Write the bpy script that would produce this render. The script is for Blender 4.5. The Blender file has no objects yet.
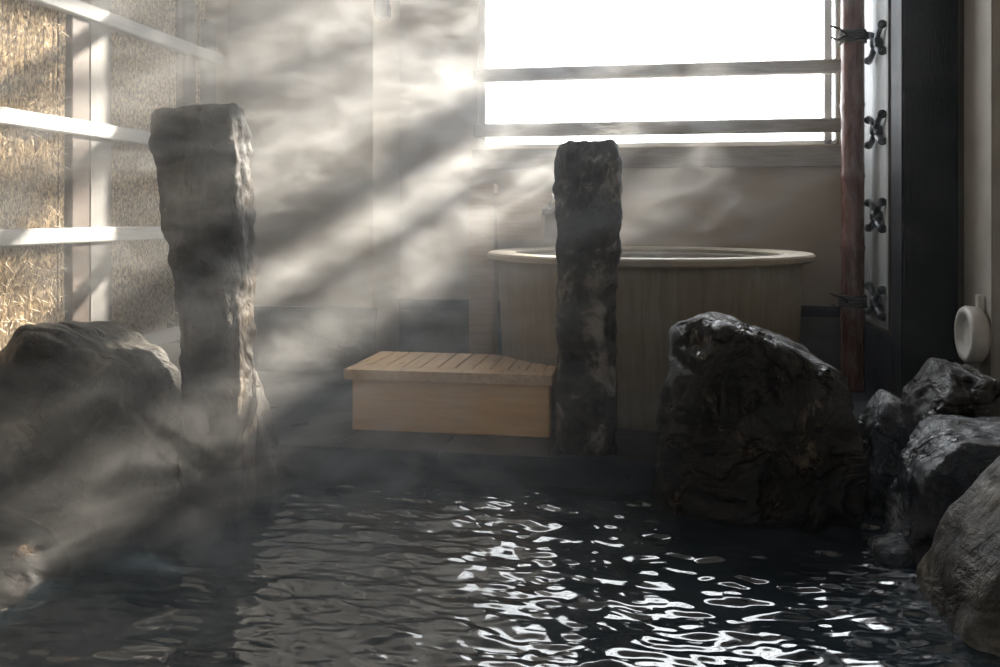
import bpy, bmesh, math, random
from mathutils import Vector, Matrix, noise
random.seed(7)
scene = bpy.context.scene
scene.view_settings.view_transform = 'Standard'
COL = scene.collection

# ------------------------------------------------------------ materials
def new_mat(name):
    m = bpy.data.materials.new(name); m.use_nodes = True
    nt = m.node_tree
    return m, nt, nt.nodes['Principled BSDF']

def tex_mat(name, c1, c2, scale=5, stretch=(1,1,1), rough=(0.5,0.7), bump=0.2, bdist=0.01,
            detail=8, distort=0.0, c3=None, spec=0.5, metallic=0, bscale=None, coat=0):
    m, nt, b = new_mat(name)
    N, L = nt.nodes, nt.links
    tc = N.new('ShaderNodeTexCoord'); mp = N.new('ShaderNodeMapping')
    mp.inputs['Scale'].default_value = stretch
    L.new(tc.outputs['Object'], mp.inputs['Vector'])
    n = N.new('ShaderNodeTexNoise'); n.inputs['Scale'].default_value = scale
    n.inputs['Detail'].default_value = detail; n.inputs['Distortion'].default_value = distort
    n.inputs['Roughness'].default_value = 0.62
    L.new(mp.outputs[0], n.inputs['Vector'])
    cr = N.new('ShaderNodeValToRGB')
    cr.color_ramp.elements[0].position = 0.35; cr.color_ramp.elements[1].position = 0.62
    cr.color_ramp.elements[0].color = (*c1, 1); cr.color_ramp.elements[1].color = (*c2, 1)
    if c3:
        e = cr.color_ramp.elements.new(0.70); e.color = (*c3, 1)
    L.new(n.outputs['Fac'], cr.inputs[0]); L.new(cr.outputs[0], b.inputs['Base Color'])
    mr = N.new('ShaderNodeMapRange')
    mr.inputs['From Min'].default_value = 0.3; mr.inputs['From Max'].default_value = 0.7
    mr.inputs['To Min'].default_value = rough[0]; mr.inputs['To Max'].default_value = rough[1]
    L.new(n.outputs['Fac'], mr.inputs['Value']); L.new(mr.outputs[0], b.inputs['Roughness'])
    n2 = N.new('ShaderNodeTexNoise'); n2.inputs['Scale'].default_value = bscale or scale*3
    n2.inputs['Detail'].default_value = 8
    L.new(mp.outputs[0], n2.inputs['Vector'])
    bp = N.new('ShaderNodeBump'); bp.inputs['Strength'].default_value = bump
    bp.inputs['Distance'].default_value = bdist
    L.new(n2.outputs['Fac'], bp.inputs['Height']); L.new(bp.outputs[0], b.inputs['Normal'])
    b.inputs['Specular IOR Level'].default_value = spec
    b.inputs['Metallic'].default_value = metallic
    b.inputs['Coat Weight'].default_value = coat
    b.inputs['Coat Roughness'].default_value = 0.15
    return m

M_plaster = tex_mat('plaster_beige', (.42,.345,.255), (.44,.365,.27), 2.5, rough=(.85,.95), bump=.1, bdist=.003, bscale=90)
M_stonewall = tex_mat('wainscot_stone', (.08,.08,.08), (.15,.145,.14), 4, rough=(.5,.7), bump=.4, bscale=30)
M_navy = tex_mat('dark_ledge', (.012,.015,.022), (.025,.03,.04), 6, rough=(.3,.5))
M_deck = tex_mat('deck_slate', (.012,.016,.022), (.03,.035,.045), 5, rough=(.25,.5), bump=.3, bdist=.004)
M_ceil = tex_mat('ceiling_wood', (.05,.035,.025), (.10,.07,.05), 4, (8,.6,1), rough=(.6,.8))
M_hinoki = tex_mat('hinoki_wood', (.36,.25,.15), (.50,.37,.23), 4, (1.2,1.2,14), rough=(.4,.6), bump=.15, bdist=.002)
M_hinokiH = tex_mat('hinoki_wood_h', (.84,.52,.25), (.95,.64,.34), 4, (1.2,12,12), rough=(.35,.55), bump=.15, bdist=.002)
M_tub = tex_mat('tub_wood', (.21,.17,.12), (.28,.235,.17), 4, (9,9,.8), rough=(.5,.7), bump=.15, bdist=.002)
M_greywood = tex_mat('weathered_wood', (.11,.105,.10), (.19,.18,.17), 5, (14,14,1), rough=(.6,.8), bump=.3, bdist=.003)
M_rail = tex_mat('rail_whitewash', (.34,.34,.335), (.46,.46,.455), 5, (14,1,14), rough=(.5,.7), bump=.2, bdist=.002)
M_brown = tex_mat('brown_post', (.04,.025,.017), (.08,.05,.035), 6, (14,14,1), rough=(.5,.7))
M_barwood = tex_mat('bar_wood', (.18,.15,.125), (.28,.24,.20), 5, (1,12,12), rough=(.5,.7))
M_winframe = tex_mat('window_frame_paint', (.55,.55,.54), (.65,.65,.64), 5, rough=(.4,.5))
M_black = tex_mat('black_post', (.004,.005,.007), (.008,.010,.013), 5, (10,10,1), rough=(.5,.65), spec=.15)
M_redbamboo = tex_mat('red_bamboo', (.08,.024,.016), (.16,.055,.036), 4, (6,6,1.2), rough=(.2,.35), bump=.1)
M_rope = tex_mat('hemp_rope', (.02,.015,.012), (.05,.04,.03), 60, rough=(.8,.9))
M_door = tex_mat('door_panel', (.24,.25,.25), (.34,.35,.35), 4, (12,12,1), rough=(.5,.7))
M_iron = tex_mat('iron', (.02,.024,.03), (.08,.085,.1), 12, rough=(.3,.45), metallic=.6)
M_white = tex_mat('white_plastic', (.60,.57,.52), (.68,.65,.6), 8, rough=(.35,.5))
M_chrome = tex_mat('chrome', (.5,.5,.5), (.65,.65,.65), 8, rough=(.1,.2), metallic=1)
def rock_mat(name, dark, mid, light, scale=5, rough=(.2,.5), spec=.5, zs=1.0, bd=.03, fine=.12, pos=(.38,.56,.66), vein=.2):
    m, nt, b = new_mat(name)
    N,L=nt.nodes,nt.links
    tc=N.new('ShaderNodeTexCoord'); mp=N.new('ShaderNodeMapping'); mp.inputs['Scale'].default_value=(1,1,zs)
    L.new(tc.outputs['Object'],mp.inputs[0])
    def nz(sc,det,dist,r=.6):
        n=N.new('ShaderNodeTexNoise'); n.inputs['Scale'].default_value=sc; n.inputs['Detail'].default_value=det
        n.inputs['Distortion'].default_value=dist; n.inputs['Roughness'].default_value=r
        L.new(mp.outputs[0],n.inputs['Vector']); return n
    a=nz(scale,9,.5,.68); v=nz(scale*.9,5,.6,.55); g=nz(scale*6,6,.2,.65)
    s=N.new('ShaderNodeMath'); s.operation='SUBTRACT'; s.inputs[1].default_value=.5; L.new(v.outputs['Fac'],s.inputs[0])
    ab=N.new('ShaderNodeMath'); ab.operation='ABSOLUTE'; L.new(s.outputs[0],ab.inputs[0])
    cr_=N.new('ShaderNodeMapRange'); cr_.inputs['From Min'].default_value=0; cr_.inputs['From Max'].default_value=.05
    L.new(ab.outputs[0],cr_.inputs['Value'])
    ramp=N.new('ShaderNodeValToRGB'); e=ramp.color_ramp.elements
    e[0].position=pos[0]; e[0].color=(*dark,1); e[1].position=pos[1]; e[1].color=(*mid,1)
    e2=e.new(pos[2]); e2.color=(*light,1)
    L.new(a.outputs['Fac'],ramp.inputs[0]); L.new(ramp.outputs[0],b.inputs['Base Color'])
    rr=N.new('ShaderNodeMapRange'); rr.inputs['From Min'].default_value=.35; rr.inputs['From Max'].default_value=.65
    rr.inputs['To Min'].default_value=rough[0]; rr.inputs['To Max'].default_value=rough[1]
    L.new(g.outputs['Fac'],rr.inputs['Value']); L.new(rr.outputs[0],b.inputs['Roughness'])
    m1=N.new('ShaderNodeMath'); m1.operation='MULTIPLY_ADD'; m1.inputs[1].default_value=vein; L.new(cr_.outputs[0],m1.inputs[0]); L.new(a.outputs['Fac'],m1.inputs[2])
    m2=N.new('ShaderNodeMath'); m2.operation='MULTIPLY_ADD'; m2.inputs[1].default_value=fine; L.new(g.outputs['Fac'],m2.inputs[0]); L.new(m1.outputs[0],m2.inputs[2])
    bp=N.new('ShaderNodeBump'); bp.inputs['Strength'].default_value=1; bp.inputs['Distance'].default_value=bd
    L.new(m2.outputs[0],bp.inputs['Height']); L.new(bp.outputs[0],b.inputs['Normal'])
    b.inputs['Specular IOR Level'].default_value=spec
    return m
M_rockdark = rock_mat('wet_dark_rock', (.0015,.0015,.0018), (.009,.007,.005), (.16,.115,.07), 4, (.08,.22), .6, bd=.07, pos=(.40,.56,.68), fine=.1, vein=.3)
M_rockblue = rock_mat('wet_blue_rock', (.005,.007,.010), (.03,.037,.05), (.30,.31,.32), 4, (.12,.30), .7, bd=.045)
M_rockbrown = rock_mat('standing_rock', (.018,.015,.012), (.07,.055,.04), (.17,.13,.09), 4.5, (.45,.75), .3, .6, bd=.035, fine=.3)
M_rockmot = rock_mat('mottled_rock', (.015,.014,.012), (.07,.062,.052), (.34,.30,.25), 8, (.45,.75), .3, .8, bd=.035, fine=.3, pos=(.40,.53,.62), vein=.12)
M_rockgrey = rock_mat('grey_boulder', (.02,.018,.016), (.09,.08,.066), (.30,.27,.22), 4.5, (.4,.7), .4, bd=.035, fine=.25)

# ------------------------------------------------------------ mesh helpers
def obj_from_bm(name, bm, mat, parent=None, smooth=False):
    me = bpy.data.meshes.new(name); bm.normal_update(); bm.to_mesh(me); bm.free()
    if smooth:
        for p in me.polygons: p.use_smooth = True
    o = bpy.data.objects.new(name, me); COL.objects.link(o)
    if mat: me.materials.append(mat)
    if parent: o.parent = parent
    return o

def add_box(bm, x0,x1,y0,y1,z0,z1):
    r = bmesh.ops.create_cube(bm, size=1)
    for v in r['verts']:
        v.co = Vector(((x0+x1)/2+v.co.x*(x1-x0), (y0+y1)/2+v.co.y*(y1-y0), (z0+z1)/2+v.co.z*(z1-z0)))
    return r['verts']

def box(name, x0,x1,y0,y1,z0,z1, mat, parent=None, bevel=0.0):
    bm = bmesh.new(); add_box(bm, x0,x1,y0,y1,z0,z1)
    if bevel:
        bmesh.ops.bevel(bm, geom=bm.edges[:], offset=bevel, segments=2, affect='EDGES')
    return obj_from_bm(name, bm, mat, parent)

def boxes(name, lst, mat, parent=None, bevel=0.004):
    bm = bmesh.new()
    for b in lst:
        add_box(bm, *b)
    if bevel:
        bmesh.ops.bevel(bm, geom=bm.edges[:], offset=bevel, segments=1, affect='EDGES')
    return obj_from_bm(name, bm, mat, parent)

def empty(name, loc=(0,0,0)):
    e = bpy.data.objects.new(name, None); COL.objects.link(e); e.empty_display_size = .1
    return e

def tube(bm, pts, radii, seg=16, caps=True):
    rings = []
    n = len(pts)
    for i,p in enumerate(pts):
        p = Vector(p)
        if i == 0: t = Vector(pts[1])-p
        elif i == n-1: t = p-Vector(pts[i-1])
        else: t = Vector(pts[i+1])-Vector(pts[i-1])
        t.normalize()
        a = Vector((0,0,1)) if abs(t.z) < .9 else Vector((1,0,0))
        u = t.cross(a).normalized(); w = t.cross(u).normalized()
        r = radii[i] if isinstance(radii,(list,tuple)) else radii
        rings.append([bm.verts.new(p+(u*math.cos(k*2*math.pi/seg)+w*math.sin(k*2*math.pi/seg))*r) for k in range(seg)])
    for i in range(n-1):
        for k in range(seg):
            bm.faces.new((rings[i][k], rings[i][(k+1)%seg], rings[i+1][(k+1)%seg], rings[i+1][k]))
    if caps:
        bm.faces.new(rings[0][::-1]); bm.faces.new(rings[-1])

# ------------------------------------------------------------ room shell
BW, LW = 5.9, 5.3            # back wall plane, nearer left portion
XL = -2.66; XR = 1.26
ZC = 4.1
WX0, WX1, WZ0, WZ1 = -1.15, 1.18, 1.55, 3.85
deckZ = .12
bm = bmesh.new()
add_box(bm, -1.70, WX0, BW, BW+.15, .0, ZC)
add_box(bm, WX1, 1.45, BW, BW+.15, .0, ZC)
add_box(bm, WX0, WX1, BW, BW+.15, .0, WZ0)
add_box(bm, WX0, WX1, BW, BW+.15, WZ1, ZC)
obj_from_bm('wall_back', bm, M_plaster)
box('wall_back_return', XL-.15, -1.695, LW, BW+.15, 0, ZC, M_plaster)
box('wall_left', XL-.15, XL, -.5, LW, 0, ZC, M_plaster)
box('wall_right_return', XR, XR+.54, 4.84, BW+.15, 0, ZC, M_plaster)
box('wall_right', 1.62, 1.80, -.5, 4.84, 0, ZC, M_plaster)
box('ceiling', XL-.15, 1.8, -.5, BW+.15, ZC, ZC+.1, M_ceil)
box('baseboard_back', -1.69, 1.25, BW-.03, BW, deckZ, .46, M_stonewall)
box('baseboard_left', XL+.0, -1.675, LW-.03, LW, deckZ, .46, M_stonewall)
box('trim_1', XL+.0, -1.665, LW-.05, LW, .46, .53, M_navy)
box('trim_2', -1.69, 1.25, BW-.05, BW, .46, .53, M_navy)
box('baseboard_right', XR-.03, XR, 4.86, BW-.05, deckZ, .46, M_navy)
box('floor', XL-.15, 1.8, -1.0, BW+.15, -.5, -.4, M_deck)
bm = bmesh.new()
add_box(bm, XL, 1.62, 3.60, BW, -.4, deckZ-.012)
x = XL
while x < 1.60:
    x1 = min(x+.45, 1.62)
    y = 3.585
    while y < BW-.01:
        y1 = min(y+.45, BW)
        add_box(bm, x+.003, x1-.003, y+.003, y1-.003, deckZ-.03, deckZ)
        y += .45
    x += .45
obj_from_bm('deck_floor', bm, M_deck)

# window: frame + bars
win = empty('window_1')
f = .05
boxes('frame', [(WX0,WX0+f,BW+.02,BW+.1,WZ0,WZ1),(WX1-.09,WX1-.04,BW+.02,BW+.1,WZ0,WZ1),(WX1-.02,WX1,BW+.02,BW+.1,WZ0,WZ1),
                (WX0,WX1,BW+.02,BW+.1,WZ1-f,WZ1),(WX0,WX1,BW+.02,BW+.1,WZ0,WZ0+.03)], M_winframe, win)
boxes('bars', [(WX0-.02,WX1+.02,BW-.05,BW-.0,z-.045,z+.045) for z in (1.67, 2.04, 2.62, 3.2)], M_barwood, win, .01)
box('sill', WX0-.03, WX1+.03, BW-.06, BW, WZ0-.14, WZ0-.01, M_barwood, win, .006)

wl = empty('wall_sensor')
box('body', -1.69+.0, -1.62, LW+.03, LW+.12, 2.33, 2.5, M_iron, wl, .01)
box('lens', -1.62, -1.61, LW+.045, LW+.105, 2.35, 2.42, M_black, wl, .002)

# ------------------------------------------------------------ left reed fence
fence = empty('reed_fence')
FX = -2.62
bm = bmesh.new()
def reeds(y0, y1, z0, z1, xb, spacing):
    y = y0
    while y < y1:
        r = random.uniform(.0022,.0048)
        x = xb + random.uniform(-.008,.012)
        segs = 9
        zt = z1 - random.uniform(0,.03); zb = z0 + random.uniform(0,.05)
        rings=[]
        ph = random.uniform(0,6)
        for i in range(segs):
            t=i/(segs-1)
            cy = y+math.sin(ph+t*6)*.004+random.uniform(-.002,.002); cx = x+math.cos(ph*2+t*5)*.004
            rings.append([bm.verts.new((cx+math.cos(a)*r, cy+math.sin(a)*r, zb+(zt-zb)*t)) for a in (0,2.09,4.19)])
        for i in range(segs-1):
            for k in range(3):
                bm.faces.new((rings[i][k],rings[i][(k+1)%3],rings[i+1][(k+1)%3],rings[i+1][k]))
        y += spacing*random.uniform(.6,1.4)
for (a,b_) in ((1.3,3.64),(3.74,4.9)):
    reeds(a,b_,.5,2.6,FX+.01,.0075)
    reeds(a,b_,.5,2.6,FX+.0,.0075)
for i in range(9000):
    y=random.uniform(1.8,4.85); z=random.uniform(.5,2.55)
    if 3.6<y<3.95: continue
    Lr=random.uniform(.01,.06); d=Vector((random.uniform(.1,.5),random.uniform(-.6,.6),random.uniform(-1,1))).normalized()*Lr
    tube(bm,[(FX+.02,y,z),tuple(Vector((FX+.02,y,z))+d)],[.0026,.0012],3,False)
M_reed, nt, b = new_mat('reed')
N,L=nt.nodes,nt.links
tc=N.new('ShaderNodeTexCoord'); mp=N.new('ShaderNodeMapping'); mp.inputs['Scale'].default_value=(60,160,45)
n=N.new('ShaderNodeTexNoise'); n.inputs['Scale'].default_value=1; n.inputs['Detail'].default_value=4
cr=N.new('ShaderNodeValToRGB'); e=cr.color_ramp.elements
e[0].position=.38; e[0].color=(.16,.11,.07,1); e[1].position=.60; e[1].color=(.92,.80,.62,1)
L.new(tc.outputs['Object'],mp.inputs[0]); L.new(mp.outputs[0],n.inputs['Vector']); L.new(n.outputs['Fac'],cr.inputs[0]); L.new(cr.outputs[0],b.inputs['Base Color'])
b.inputs['Roughness'].default_value=.7
obj_from_bm('reeds', bm, M_reed, fence)
boxes('rails', [(FX+.02,FX+.075,1.2,5.02,z-.035,z+.035) for z in (1.01,1.50,2.04,.45)], M_rail, fence, .006)
boxes('posts', [(FX-.03,FX+.05,3.76,3.93,.39,3.0),(FX-.03,FX+.05,4.62,4.74,.39,2.6),(FX-.03,FX+.06,4.84,4.96,.39,2.25),(FX-.03,FX+.05,2.3,2.45,.39,3.0)], M_greywood, fence, .006)
boxes('dark_posts', [(FX-.03,FX+.05,3.63,3.758,.39,3.0),(FX-.03,FX+.04,4.56,4.62,.39,2.4)], M_brown, fence, .004)
box('stone_ledge', XL+.003, -2.36, .3, 3.58, -.4, .38, M_stonewall, None, .02)

# ------------------------------------------------------------ wooden step
TX, TY, TR = -.02, 4.86, .84
step = empty('wooden_step')
SX0,SX1,SY0,SY1 = -1.345,-.44,3.90,4.42
topz=.40
box('front_board', SX0,SX1,SY0,SY0+.03,deckZ,topz-.045, M_hinokiH, step, .003)
box('side_board', SX0,SX0+.03,SY0+.03,SY1-.02,deckZ,topz-.045, M_hinokiH, step, .003)
box('side_board_r', SX1-.03,SX1,SY0+.03,SY0+.10,deckZ,topz-.045, M_hinokiH, step, .003)
bm=bmesh.new()
def tub_y(x, R=TR+.01):
    d=R*R-(x-TX)**2
    return TY-math.sqrt(d) if d>0 else 99
add_box(bm, SX0-.03, SX1+.015, SY0-.03, SY0+.07, topz-.045, topz)
x=SX0-.03
w=.082
while x < SX1:
    xe=min(x+w, SX1+.015)
    yl=min(SY1, tub_y(x)); yr=min(SY1, tub_y(xe))
    ya=SY0+.073
    if yr>ya+.01:
        vs=[bm.verts.new(c) for c in ((x+.004,ya,topz-.03),(xe-.004,ya,topz-.03),(xe-.004,yr,topz-.03),(x+.004,yl,topz-.03),
                                      (x+.004,ya,topz),(xe-.004,ya,topz),(xe-.004,yr,topz),(x+.004,yl,topz))]
        for q in ((3,2,1,0),(4,5,6,7),(0,1,5,4),(1,2,6,5),(2,3,7,6),(3,0,4,7)):
            bm.faces.new([vs[i] for i in q])
    x+=w
obj_from_bm('slats', bm, tex_mat('hinoki_top',(.60,.42,.26),(.76,.56,.37),4,(12,1.2,12),rough=(.25,.4),bump=.15,bdist=.002), step)

# ------------------------------------------------------------ round wooden tub
tub = empty('wooden_bathtub')
bm=bmesh.new()
seg=288
RZ=.905
prof=[(.755,deckZ),(.765,deckZ+.03),(.785,.5),(.80,RZ-.045),(.80,RZ-.042)]
inner=[(.72,RZ-.042),(.72,.5),(.70,.2)]
rings=[]
for (r,z) in prof+inner:
    ring=[]
    for k in range(seg):
        a=k*2*math.pi/seg
        g = -.004 if (k%8==0 and (r,z) in prof) else 0
        ring.append(bm.verts.new((TX+(r+g)*math.cos(a), TY+(r+g)*math.sin(a), z)))
    rings.append(ring)
for i in range(len(rings)-1):
    for k in range(seg):
        bm.faces.new((rings[i][k],rings[i][(k+1)%seg],rings[i+1][(k+1)%seg],rings[i+1][k]))
bm.faces.new(rings[-1])
obj_from_bm('staves', bm, M_tub, tub)
bm=bmesh.new()
prof=[(.70,RZ-.04),(.85,RZ-.04),(.86,RZ-.03),(.86,RZ-.01),(.85,RZ),(.71,RZ),(.70,RZ-.01)]
rings=[[bm.verts.new((TX+r*math.cos(k*2*math.pi/96), TY+r*math.sin(k*2*math.pi/96), z)) for k in range(96)] for r,z in prof]
for i in range(len(rings)):
    A=rings[i];B=rings[(i+1)%len(rings)]
    for k in range(96): bm.faces.new((A[k],A[(k+1)%96],B[(k+1)%96],B[k]))
obj_from_bm('rim', bm, tex_mat('rim_wood',(.30,.25,.18),(.40,.34,.25),5,rough=(.5,.7),bump=.1), tub, False)

sp=empty('water_spout_stand')
box('post', -1.12,-.96,5.45,5.60,deckZ,1.30,M_hinoki,sp,.008)
box('shelf', -.96,-.60,5.47,5.62,1.18,1.24,M_hinoki,sp,.006)
box('spout_box', -.94,-.66,5.45,5.62,.94,1.18,M_hinoki,sp,.006)
bm=bmesh.new()
tube(bm,[(-.66,5.5,1.12),(-.55,5.48,1.13),(-.48,5.46,1.12),(-.45,5.45,1.07),(-.45,5.45,1.02)],.02,12)
tube(bm,[(-.62,5.5,1.12),(-.62,5.5,1.2),(-.56,5.48,1.23)],[.018,.014,.012],10)
obj_from_bm('faucet', bm, M_chrome, sp, True)

# ------------------------------------------------------------ right side
bp=empty('bamboo_pole')
bm=bmesh.new()
pts=[];rad=[]
z=deckZ
bx,by=1.12,5.25
while z<ZC:
    for dz,r in ((0,.068),(.015,.064),(.1,.062),(.33,.062),(.385,.064),(.4,.068)):
        if z+dz<ZC and (not pts or z+dz>pts[-1][2]+1e-4): pts.append((bx,by,z+dz)); rad.append(r)
    z+=.4
tube(bm,pts,rad,24)
obj_from_bm('culm', bm, M_redbamboo, bp, True)
bm=bmesh.new()
for zc in (2.10,.62):
    for k in range(5):
        zz=zc+(k-2)*.014
        P=[(bx+.069*math.cos(a*math.pi/12),by+.069*math.sin(a*math.pi/12),zz+.004*math.sin(a)) for a in range(25)]
        tube(bm,P,.007,6)
    tube(bm,[(bx-.05,by-.06,zc),(bx-.10,by-.09,zc-.03),(bx-.13,by-.08,zc-.01)],.006,6)
    tube(bm,[(bx-.04,by-.06,zc),(bx-.09,by-.10,zc+.03),(bx-.14,by-.10,zc+.05)],.006,6)
obj_from_bm('rope_ties', bm, M_rope, bp, True)

door=empty('door_1')
DX=XR
boxes('panel', [(DX-.035,DX-.001,4.86,5.80,.50,3.6)], M_door, door, .004)
boxes('stiles', [(DX-.05,DX-.03,4.86,4.90,.50,3.6),(DX-.05,DX-.03,5.74,5.80,.50,3.6),(DX-.05,DX-.03,4.90,5.74,.50,.58)], M_greywood, door, .003)
bm=bmesh.new()
yc=5.06
for zc in (2.50,2.03,1.56,1.10,.64):
    for sgn in (-1,1):
        P=[]
        for k in range(13):
            a=-math.pi/2+k*math.pi/12
            P.append((DX-.065, yc+sgn*(.15-.12*math.cos(a)), zc+.07*math.sin(a)))
        tube(bm,P,[.024]+[.017]*11+[.024],10)
    tube(bm,[(DX-.03,yc,zc),(DX-.09,yc,zc)],[.03,.022],12)
obj_from_bm('iron_fittings', bm, M_iron, door, True)

box('black_pillar', 1.215, 1.475, 4.62, 4.83, 0.0, ZC, M_black, None, .01)
box('beige_pillar', 1.49, 1.615, 4.24, 4.60, 0.0, ZC, tex_mat('pillar_beige',(.34,.31,.27),(.42,.39,.35),6,rough=(.6,.8)), None, .008)
vent=empty('wall_lamp')
bm=bmesh.new()
cx,cy,cz=1.488,4.34,.56
prof=[(0,.02),(0,.10),(-.02,.125),(-.07,.13),(-.085,.12),(-.085,.095),(-.065,.085),(-.065,.0001)]
rings=[[bm.verts.new((cx+dx, cy+r*math.cos(k*math.pi/24), cz+r*math.sin(k*math.pi/24))) for k in range(48)] for dx,r in prof]
for i in range(len(rings)-1):
    for k in range(48): bm.faces.new((rings[i][k],rings[i][(k+1)%48],rings[i+1][(k+1)%48],rings[i+1][k]))
obj_from_bm('housing', bm, M_white, vent, True)
box('bracket', 1.46,1.488,4.32,4.36,.66,.74,M_white,vent,.003)

# ------------------------------------------------------------ rocks
def fbm(p, sc, oct=5, seed=0):
    q=Vector(p)*sc+Vector((seed*13.7,seed*7.1,seed*3.3))
    v=0;a=1
    for i in range(oct):
        v+=a*noise.noise(q); q*=2.03; a*=.5
    return v
def rock(name, poly, yf, yb, mat, seed=1, amp=.03, bev=.84, sub=6, parent=None, cuts=14, crag=1.0, cs=(4.0,3.2,2.2)):
    rnd=random.Random(seed)
    cx=sum(p[0] for p in poly)/len(poly); cz=sum(p[1] for p in poly)/len(poly); cy=(yf+yb)/2
    C=Vector((cx,cy,cz)); hy=(yb-yf)/2
    planes=[]
    n=len(poly)
    for i in range(n):
        a=Vector((poly[i][0],0,poly[i][1])); b=Vector((poly[(i+1)%n][0],0,poly[(i+1)%n][1]))
        d=(b-a); nn=Vector((d.z,0,-d.x)).normalized()
        dist=nn.dot(a-Vector((cx,0,cz)))
        if dist<0: nn=-nn; dist=-dist
        planes.append((nn,dist))
    planes.append((Vector((rnd.uniform(-.2,.2),-1,rnd.uniform(.0,.3))).normalized(),hy))
    planes.append((Vector((rnd.uniform(-.2,.2),1,rnd.uniform(.0,.3))).normalized(),hy))
    corners=[Vector((p[0]-cx,s*hy,p[1]-cz)) for p in poly for s in (-1,1)]
    for i in range(cuts):
        m=Vector((rnd.uniform(-1,1),rnd.choice((-1,1))*rnd.uniform(.6,1.2),rnd.uniform(-.6,1))).normalized()
        sup=max(m.dot(c) for c in corners)
        planes.append((m,sup*rnd.uniform(bev-.1,bev+.04)))
    bm=bmesh.new()
    bmesh.ops.create_icosphere(bm,subdivisions=sub,radius=1)
    for v in bm.verts:
        d=v.co.normalized()
        inv=0
        P=40
        for nn,dist in planes:
            c=nn.dot(d)
            if c>0: inv+=(c/max(dist,.01))**P
        r=inv**(-1/P)
        p=C+d*r
        q=p+Vector((fbm(p,3,2,seed+1),fbm(p,3,2,seed+2),fbm(p,3,2,seed+3)))*.12
        ridge=.22-abs(fbm(q,cs[0],3,seed+5))
        st=fbm(q,cs[1],2,seed+11)*cs[2]; fr=st-math.floor(st); stp=(math.floor(st)+min(1,fr*2.5))/cs[2]
        disp=amp*.5*fbm(p,1.8,2,seed)-crag*amp*2.6*max(0,ridge)**1.1+crag*amp*.7*stp+amp*.22*fbm(p,11,5,seed+9)
        v.co=p+d*disp
    return obj_from_bm(name,bm,mat,parent,True)

def column(name, levels, mat, seed=1, amp=.02, nseg=96, nh=200, sq=7, topjag=.05):
    bm=bmesh.new(); rings=[]
    z0=levels[0][0]; z1=levels[-1][0]
    def interp(z):
        for i in range(len(levels)-1):
            a,b=levels[i],levels[i+1]
            if a[0]<=z<=b[0]+1e-9:
                t=(z-a[0])/(b[0]-a[0]); return [a[j]*(1-t)+b[j]*t for j in range(1,5)]
        return levels[-1][1:]
    for i in range(nh+1):
        z=z0+(z1-z0)*i/nh
        xl,xr,yf,yb=interp(z)
        cx=(xl+xr)/2; cy=(yf+yb)/2; hx=(xr-xl)/2; hy=(yb-yf)/2
        top=1.0
        tt=(z1-z)/.02
        if tt<1: top=.93+.07*math.sqrt(max(0,1-(1-tt)**2))
        ring=[]
        for k in range(nseg):
            a=2*math.pi*k/nseg
            c,s=math.cos(a),math.sin(a)
            rr=(abs(c)**sq+abs(s)**sq)**(-1/sq)
            cut=1.18+.1*noise.noise(Vector((round(a/(math.pi/2)-.5)*3.1+seed,z*1.2,0)))
            rr=min(rr,cut)
            p=Vector((cx+c*hx*rr*top, cy+s*hy*rr*top, z))
            q=Vector((p.x,p.y,p.z*.3))
            d=Vector((c,s,0))
            f_=amp*(.4*fbm(q,2.6,2,seed)-.9*max(0,.22-abs(fbm(q,4.5,3,seed+4)))*2+.34*fbm(p,14,5,seed+2))
            p+=d*f_
            p.z+=topjag*fbm(Vector((p.x,p.y,0)),5,3,seed+7)*max(0,(z-z0)/(z1-z0))**6
            ring.append(bm.verts.new(p))
        rings.append(ring)
    for i in range(nh):
        for k in range(nseg):
            bm.faces.new((rings[i][k],rings[i][(k+1)%nseg],rings[i+1][(k+1)%nseg],rings[i+1][k]))
    prev=rings[-1]
    cen=sum((v.co for v in prev),Vector())/nseg
    for j in range(1,9):
        t=1-j/9
        cur=[]
        for v in rings[-1]:
            p=cen.lerp(v.co,t); p.z=z1+topjag*fbm(Vector((p.x,p.y,0)),5,3,seed+7)+.006*(1-t)
            cur.append(bm.verts.new(p))
        for k in range(nseg): bm.faces.new((prev[k],prev[(k+1)%nseg],cur[(k+1)%nseg],cur[k]))
        prev=cur
    bm.faces.new(prev); bm.faces.new(rings[0][::-1])
    return obj_from_bm(name,bm,mat,None,True)

column('standing_stone', [(-.15,-1.72,-1.46,2.95,3.22),(.0,-1.715,-1.47,2.96,3.22),(.35,-1.71,-1.47,2.98,3.2),(.75,-1.725,-1.465,2.97,3.2),
        (1.1,-1.785,-1.465,2.96,3.2),(1.35,-1.825,-1.475,2.96,3.2),(1.50,-1.815,-1.49,2.97,3.19)], M_rockbrown, 3, .035, topjag=.03)
column('standing_stone.001', [(.11,-.38,-.14,3.64,3.88),(.5,-.385,-.14,3.64,3.88),(.9,-.38,-.135,3.65,3.87),(1.2,-.39,-.125,3.64,3.87),(1.32,-.39,-.13,3.65,3.87),(1.40,-.38,-.15,3.66,3.85)], M_rockmot, 8, .035, sq=6, topjag=.04)
rock('leaning_slab', [(-1.74,-.2),(-1.46,-.2),(-1.47,.10),(-1.53,.33),(-1.58,.46),(-1.70,.5)], 3.27,3.46, M_rockbrown, 11, .02, sub=5)
rock('dark_boulder', [(.05,-.25),(.72,-.25),(.75,.1),(.745,.38),(.70,.49),(.56,.59),(.27,.71),(.13,.69),(.06,.52),(.03,.2)], 3.30,3.78, M_rockdark, 24, .042, crag=1.25, cs=(4.0,5.0,3.0))
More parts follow.
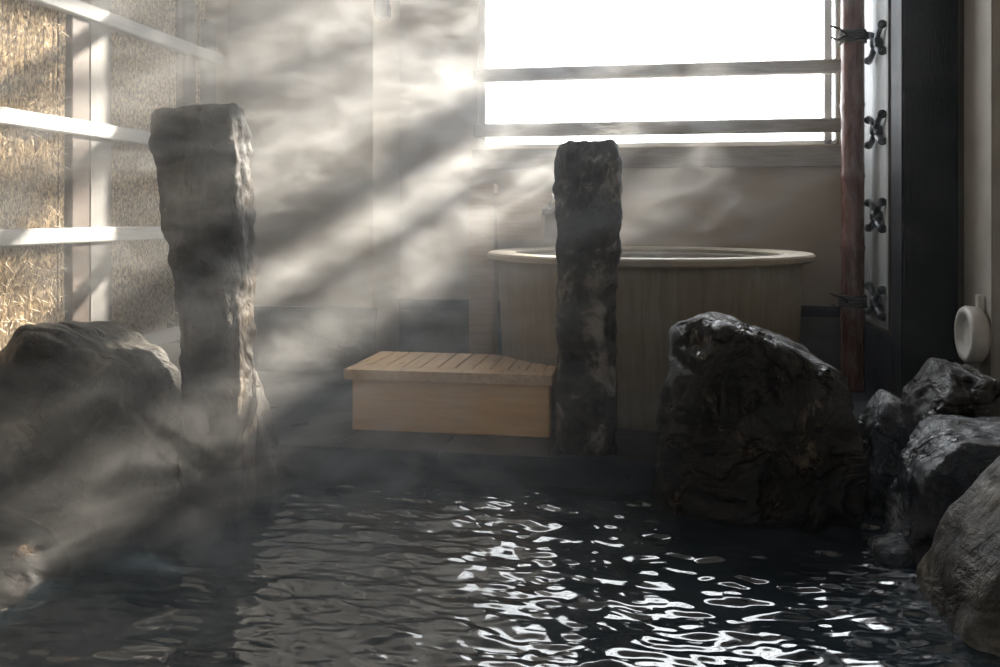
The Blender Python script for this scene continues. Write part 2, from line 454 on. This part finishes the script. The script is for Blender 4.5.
rock('grey_boulder', [(-2.45,-.25),(-1.78,-.25),(-1.74,.35),(-1.80,.58),(-2.0,.70),(-2.16,.71),(-2.3,.58),(-2.42,.35)], 2.65,3.20, M_rockgrey, 31, .04, crag=.8)
rock('grey_boulder.001', [(-2.3,-.25),(-1.80,-.25),(-1.78,.0),(-1.9,.10),(-2.08,.16),(-2.25,.12)], 2.15,2.62, M_rockdark, 37, .03, sub=5, crag=.8)
rock('grey_boulder.002', [(-2.6,-.25),(-2.2,-.25),(-2.1,.25),(-2.15,.42),(-2.3,.45),(-2.55,.4)], 1.9,2.6, M_rockdark, 39, .04, sub=5)
rock('pool_edge_rock', [(.79,-.25),(1.05,-.25),(1.05,.15),(.98,.38),(.88,.42),(.80,.28)], 3.42,3.75, M_rockblue, 41, .025, sub=6, crag=.8)
rock('pool_edge_rock.001', [(.98,.0),(1.42,.0),(1.42,.30),(1.26,.50),(1.10,.54),(1.0,.40)], 3.40,3.85, M_rockdark, 43, .03, sub=6)
rock('pool_edge_rock.002', [(.82,-.25),(1.42,-.25),(1.42,.3),(1.30,.41),(.95,.41),(.84,.30),(.80,.0)], 2.90,3.38, M_rockblue, 47, .03, crag=.9, cs=(4.0,4.5,2.6))
rock('pool_edge_rock.003', [(.76,-.25),(1.45,-.25),(1.45,.35),(1.2,.46),(1.0,.40),(.86,.22),(.79,.02)], 2.35,2.88, M_rockgrey, 53, .03, crag=.6)
rock('pool_edge_rock.004', [(.68,-.25),(1.45,-.25),(1.45,.1),(1.2,.14),(.9,.08),(.72,-.05)], 1.75,2.33, M_rockblue, 59, .03, sub=5, crag=.6)
rock('pool_edge_rock.005', [(.70,-.25),(.86,-.25),(.88,.0),(.82,.05),(.72,.03)], 2.95,3.15, M_rockblue, 61, .02, sub=4)
box('rock_bank', 1.44, 1.615, .3, 3.58, -.4, .25, M_stonewall, None, .02)

# ------------------------------------------------------------ pool water
bm=bmesh.new()
X0,X1,Y0,Y1=-2.355,1.435,.4,3.585
nx,ny=380,560
grid=[]
for j in range(ny+1):
    row=[]
    for i in range(nx+1):
        x=X0+(X1-X0)*i/nx; y=Y0+(Y1-Y0)*j/ny
        calm=.5+.5*min(1,max(0,(x+1.5)/1.0))
        z=.0095*noise.noise(Vector((x*3.0+y*.8,y*7.5-x*.8,.0)))+.0095*noise.noise(Vector((x*7.5-y*2,y*16,3.1)))+.0052*noise.noise(Vector((x*17+y*3,y*36,7.7)))
        row.append(bm.verts.new((x,y,z*calm)))
    grid.append(row)
for j in range(ny):
    for i in range(nx):
        bm.faces.new((grid[j][i],grid[j][i+1],grid[j+1][i+1],grid[j+1][i]))
M_water, nt, b = new_mat('pool_water')
b.inputs['Base Color'].default_value=(.018,.028,.036,1)
b.inputs['Roughness'].default_value=.08
b.inputs['IOR'].default_value=1.75
obj_from_bm('pool_water', bm, M_water, None, True)
bm=bmesh.new()
bmesh.ops.create_circle(bm,cap_ends=True,segments=64,radius=.715)
for v in bm.verts: v.co+=Vector((TX,TY,RZ-.02))
obj_from_bm('tub_water', bm, M_water, tub)

# ------------------------------------------------------------ unseen branch-like blocker added beyond the window, splits sunlight into shafts
blocker=empty('sun_blocker')
bm=bmesh.new()
rt=random.Random(5)
tube(bm,[(7.2+.05*math.sin(i*2),11.2,-.5+i*1.1) for i in range(11)],[.34-.018*i for i in range(11)],14)
for (z36,r) in ((4.15,.05),(4.62,.075),(5.0,.045),(5.38,.10),(5.82,.05),(6.2,.085),(6.62,.05),(7.05,.11),(7.6,.06)):
    P=[];R=[]
    n_=16
    xs0=1.9
    while z36+.60*(xs0-3.6) < 4.35: xs0+=.05
    for k in range(n_+1):
        t=k/n_
        x=xs0+(7.1-xs0)*t
        P.append(Vector((x, 11+rt.uniform(-.04,.04), z36+.60*(x-3.6)+rt.uniform(-.03,.03)))); R.append(r*(.55+.45*min(1,t*4))*(1+.25*t)*rt.uniform(.8,1.2))
    tube(bm,P,R,10)
obj_from_bm('blocker_rods', bm, M_brown, blocker, True)

# ------------------------------------------------------------ steam volume
bm=bmesh.new(); add_box(bm,-2.55,1.20,1.3,5.24,.014,3.95)
m=bpy.data.materials.new('steam'); m.use_nodes=True; nt=m.node_tree; nt.nodes.clear(); N,L=nt.nodes,nt.links
out=N.new('ShaderNodeOutputMaterial'); vs=N.new('ShaderNodeVolumePrincipled')
vs.inputs['Color'].default_value=(.97,.96,.95,1); vs.inputs['Anisotropy'].default_value=.4
L.new(vs.outputs[0],out.inputs['Volume'])
tc=N.new('ShaderNodeTexCoord'); mp=N.new('ShaderNodeMapping'); mp.inputs['Scale'].default_value=(.9,1,1.8)
mp.inputs['Rotation'].default_value=(0,.6,0)
n=N.new('ShaderNodeTexNoise'); n.inputs['Scale'].default_value=2.6; n.inputs['Detail'].default_value=5; n.inputs['Roughness'].default_value=.65; n.inputs['Distortion'].default_value=1.5
L.new(tc.outputs['Object'],mp.inputs[0]); L.new(mp.outputs[0],n.inputs['Vector'])
mr=N.new('ShaderNodeMapRange'); mr.inputs['From Min'].default_value=.50; mr.inputs['From Max'].default_value=.62
mr.inputs['To Min'].default_value=.0; mr.inputs['To Max'].default_value=1
L.new(n.outputs['Fac'],mr.inputs['Value'])
sx=N.new('ShaderNodeSeparateXYZ'); L.new(tc.outputs['Object'],sx.inputs[0])
def smooth(sock,a,b_,t0,t1):
    g=N.new('ShaderNodeMapRange'); g.interpolation_type='SMOOTHSTEP'
    for k_,v_ in (('From Min',a),('From Max',b_),('To Min',t0),('To Max',t1)): g.inputs[k_].default_value=v_
    L.new(sock,g.inputs['Value']); return g.outputs[0]
def M(op,a,b_,c=None):
    q=N.new('ShaderNodeMath'); q.operation=op
    for i,s_ in enumerate((a,b_,c)):
        if s_ is None: continue
        if isinstance(s_,(int,float)): q.inputs[i].default_value=s_
        else: L.new(s_,q.inputs[i])
    return q.outputs[0]
gx0=smooth(sx.outputs['X'],.2,-1.1,.03,1.0)
gy=M('MULTIPLY',smooth(sx.outputs['Y'],3.7,4.3,0,.42),smooth(sx.outputs['X'],1.1,.3,.15,1))
gx=M('MAXIMUM',gx0,gy)
gz=smooth(sx.outputs['Z'],.65,.0,0,1)
amt=M('MULTIPLY_ADD',gz,.60,.60)
w1=M('MULTIPLY',M('MULTIPLY',mr.outputs[0],amt),gx)
base=M('MULTIPLY_ADD',gx,.040,.001)
low=M('MULTIPLY',M('MULTIPLY',gz,.06),gx)
d_=M('ADD',M('ADD',w1,base),low)
L.new(d_,vs.inputs['Density'])
obj_from_bm('steam',bm,m)

# ------------------------------------------------------------ light
w=bpy.data.worlds.new('World'); scene.world=w; w.use_nodes=True
nt=w.node_tree; N,L=nt.nodes,nt.links
bg=N['Background']; tc=N.new('ShaderNodeTexCoord'); sx=N.new('ShaderNodeSeparateXYZ')
L.new(tc.outputs['Generated'],sx.inputs[0])
mr=N.new('ShaderNodeMapRange'); mr.inputs['From Min'].default_value=-.4; mr.inputs['From Max'].default_value=.7
mr.inputs['To Min'].default_value=.36; mr.inputs['To Max'].default_value=11
L.new(sx.outputs['Y'],mr.inputs['Value']); L.new(mr.outputs[0],bg.inputs['Strength'])
bg.inputs['Color'].default_value=(.93,.97,1,1)
def area(name,loc,rot,sx_,sy_,portal=True,power=10):
    l=bpy.data.lights.new(name,'AREA'); l.shape='RECTANGLE'; l.size=sx_; l.size_y=sy_; l.energy=power
    if portal: l.cycles.is_portal=True
    o=bpy.data.objects.new(name,l); o.location=loc; o.rotation_euler=rot; COL.objects.link(o); return o
area('window_skylight_portal',((WX0+WX1)/2,BW+.2,(WZ0+WZ1)/2),(-math.pi/2,0,0),WX1-WX0,WZ1-WZ0)
area('front_skylight_portal',(-.5,-.45,2.0),(math.pi/2,0,0),4.2,4.0)
s=bpy.data.lights.new('sun','SUN'); s.energy=38; s.angle=math.radians(.8); s.color=(1,.92,.79)
so=bpy.data.objects.new('sun',s); COL.objects.link(so)
so.rotation_euler=Vector((-.83,-1.154,-.69)).to_track_quat('-Z','Y').to_euler()

# ------------------------------------------------------------ camera
cd=bpy.data.cameras.new('camera'); cd.lens=32; cd.sensor_width=36; cd.shift_y=-.118
co=bpy.data.objects.new('camera',cd); COL.objects.link(co)
co.location=(0,0,1.1); co.rotation_euler=(math.pi/2,0,math.radians(9.6))
scene.camera=co
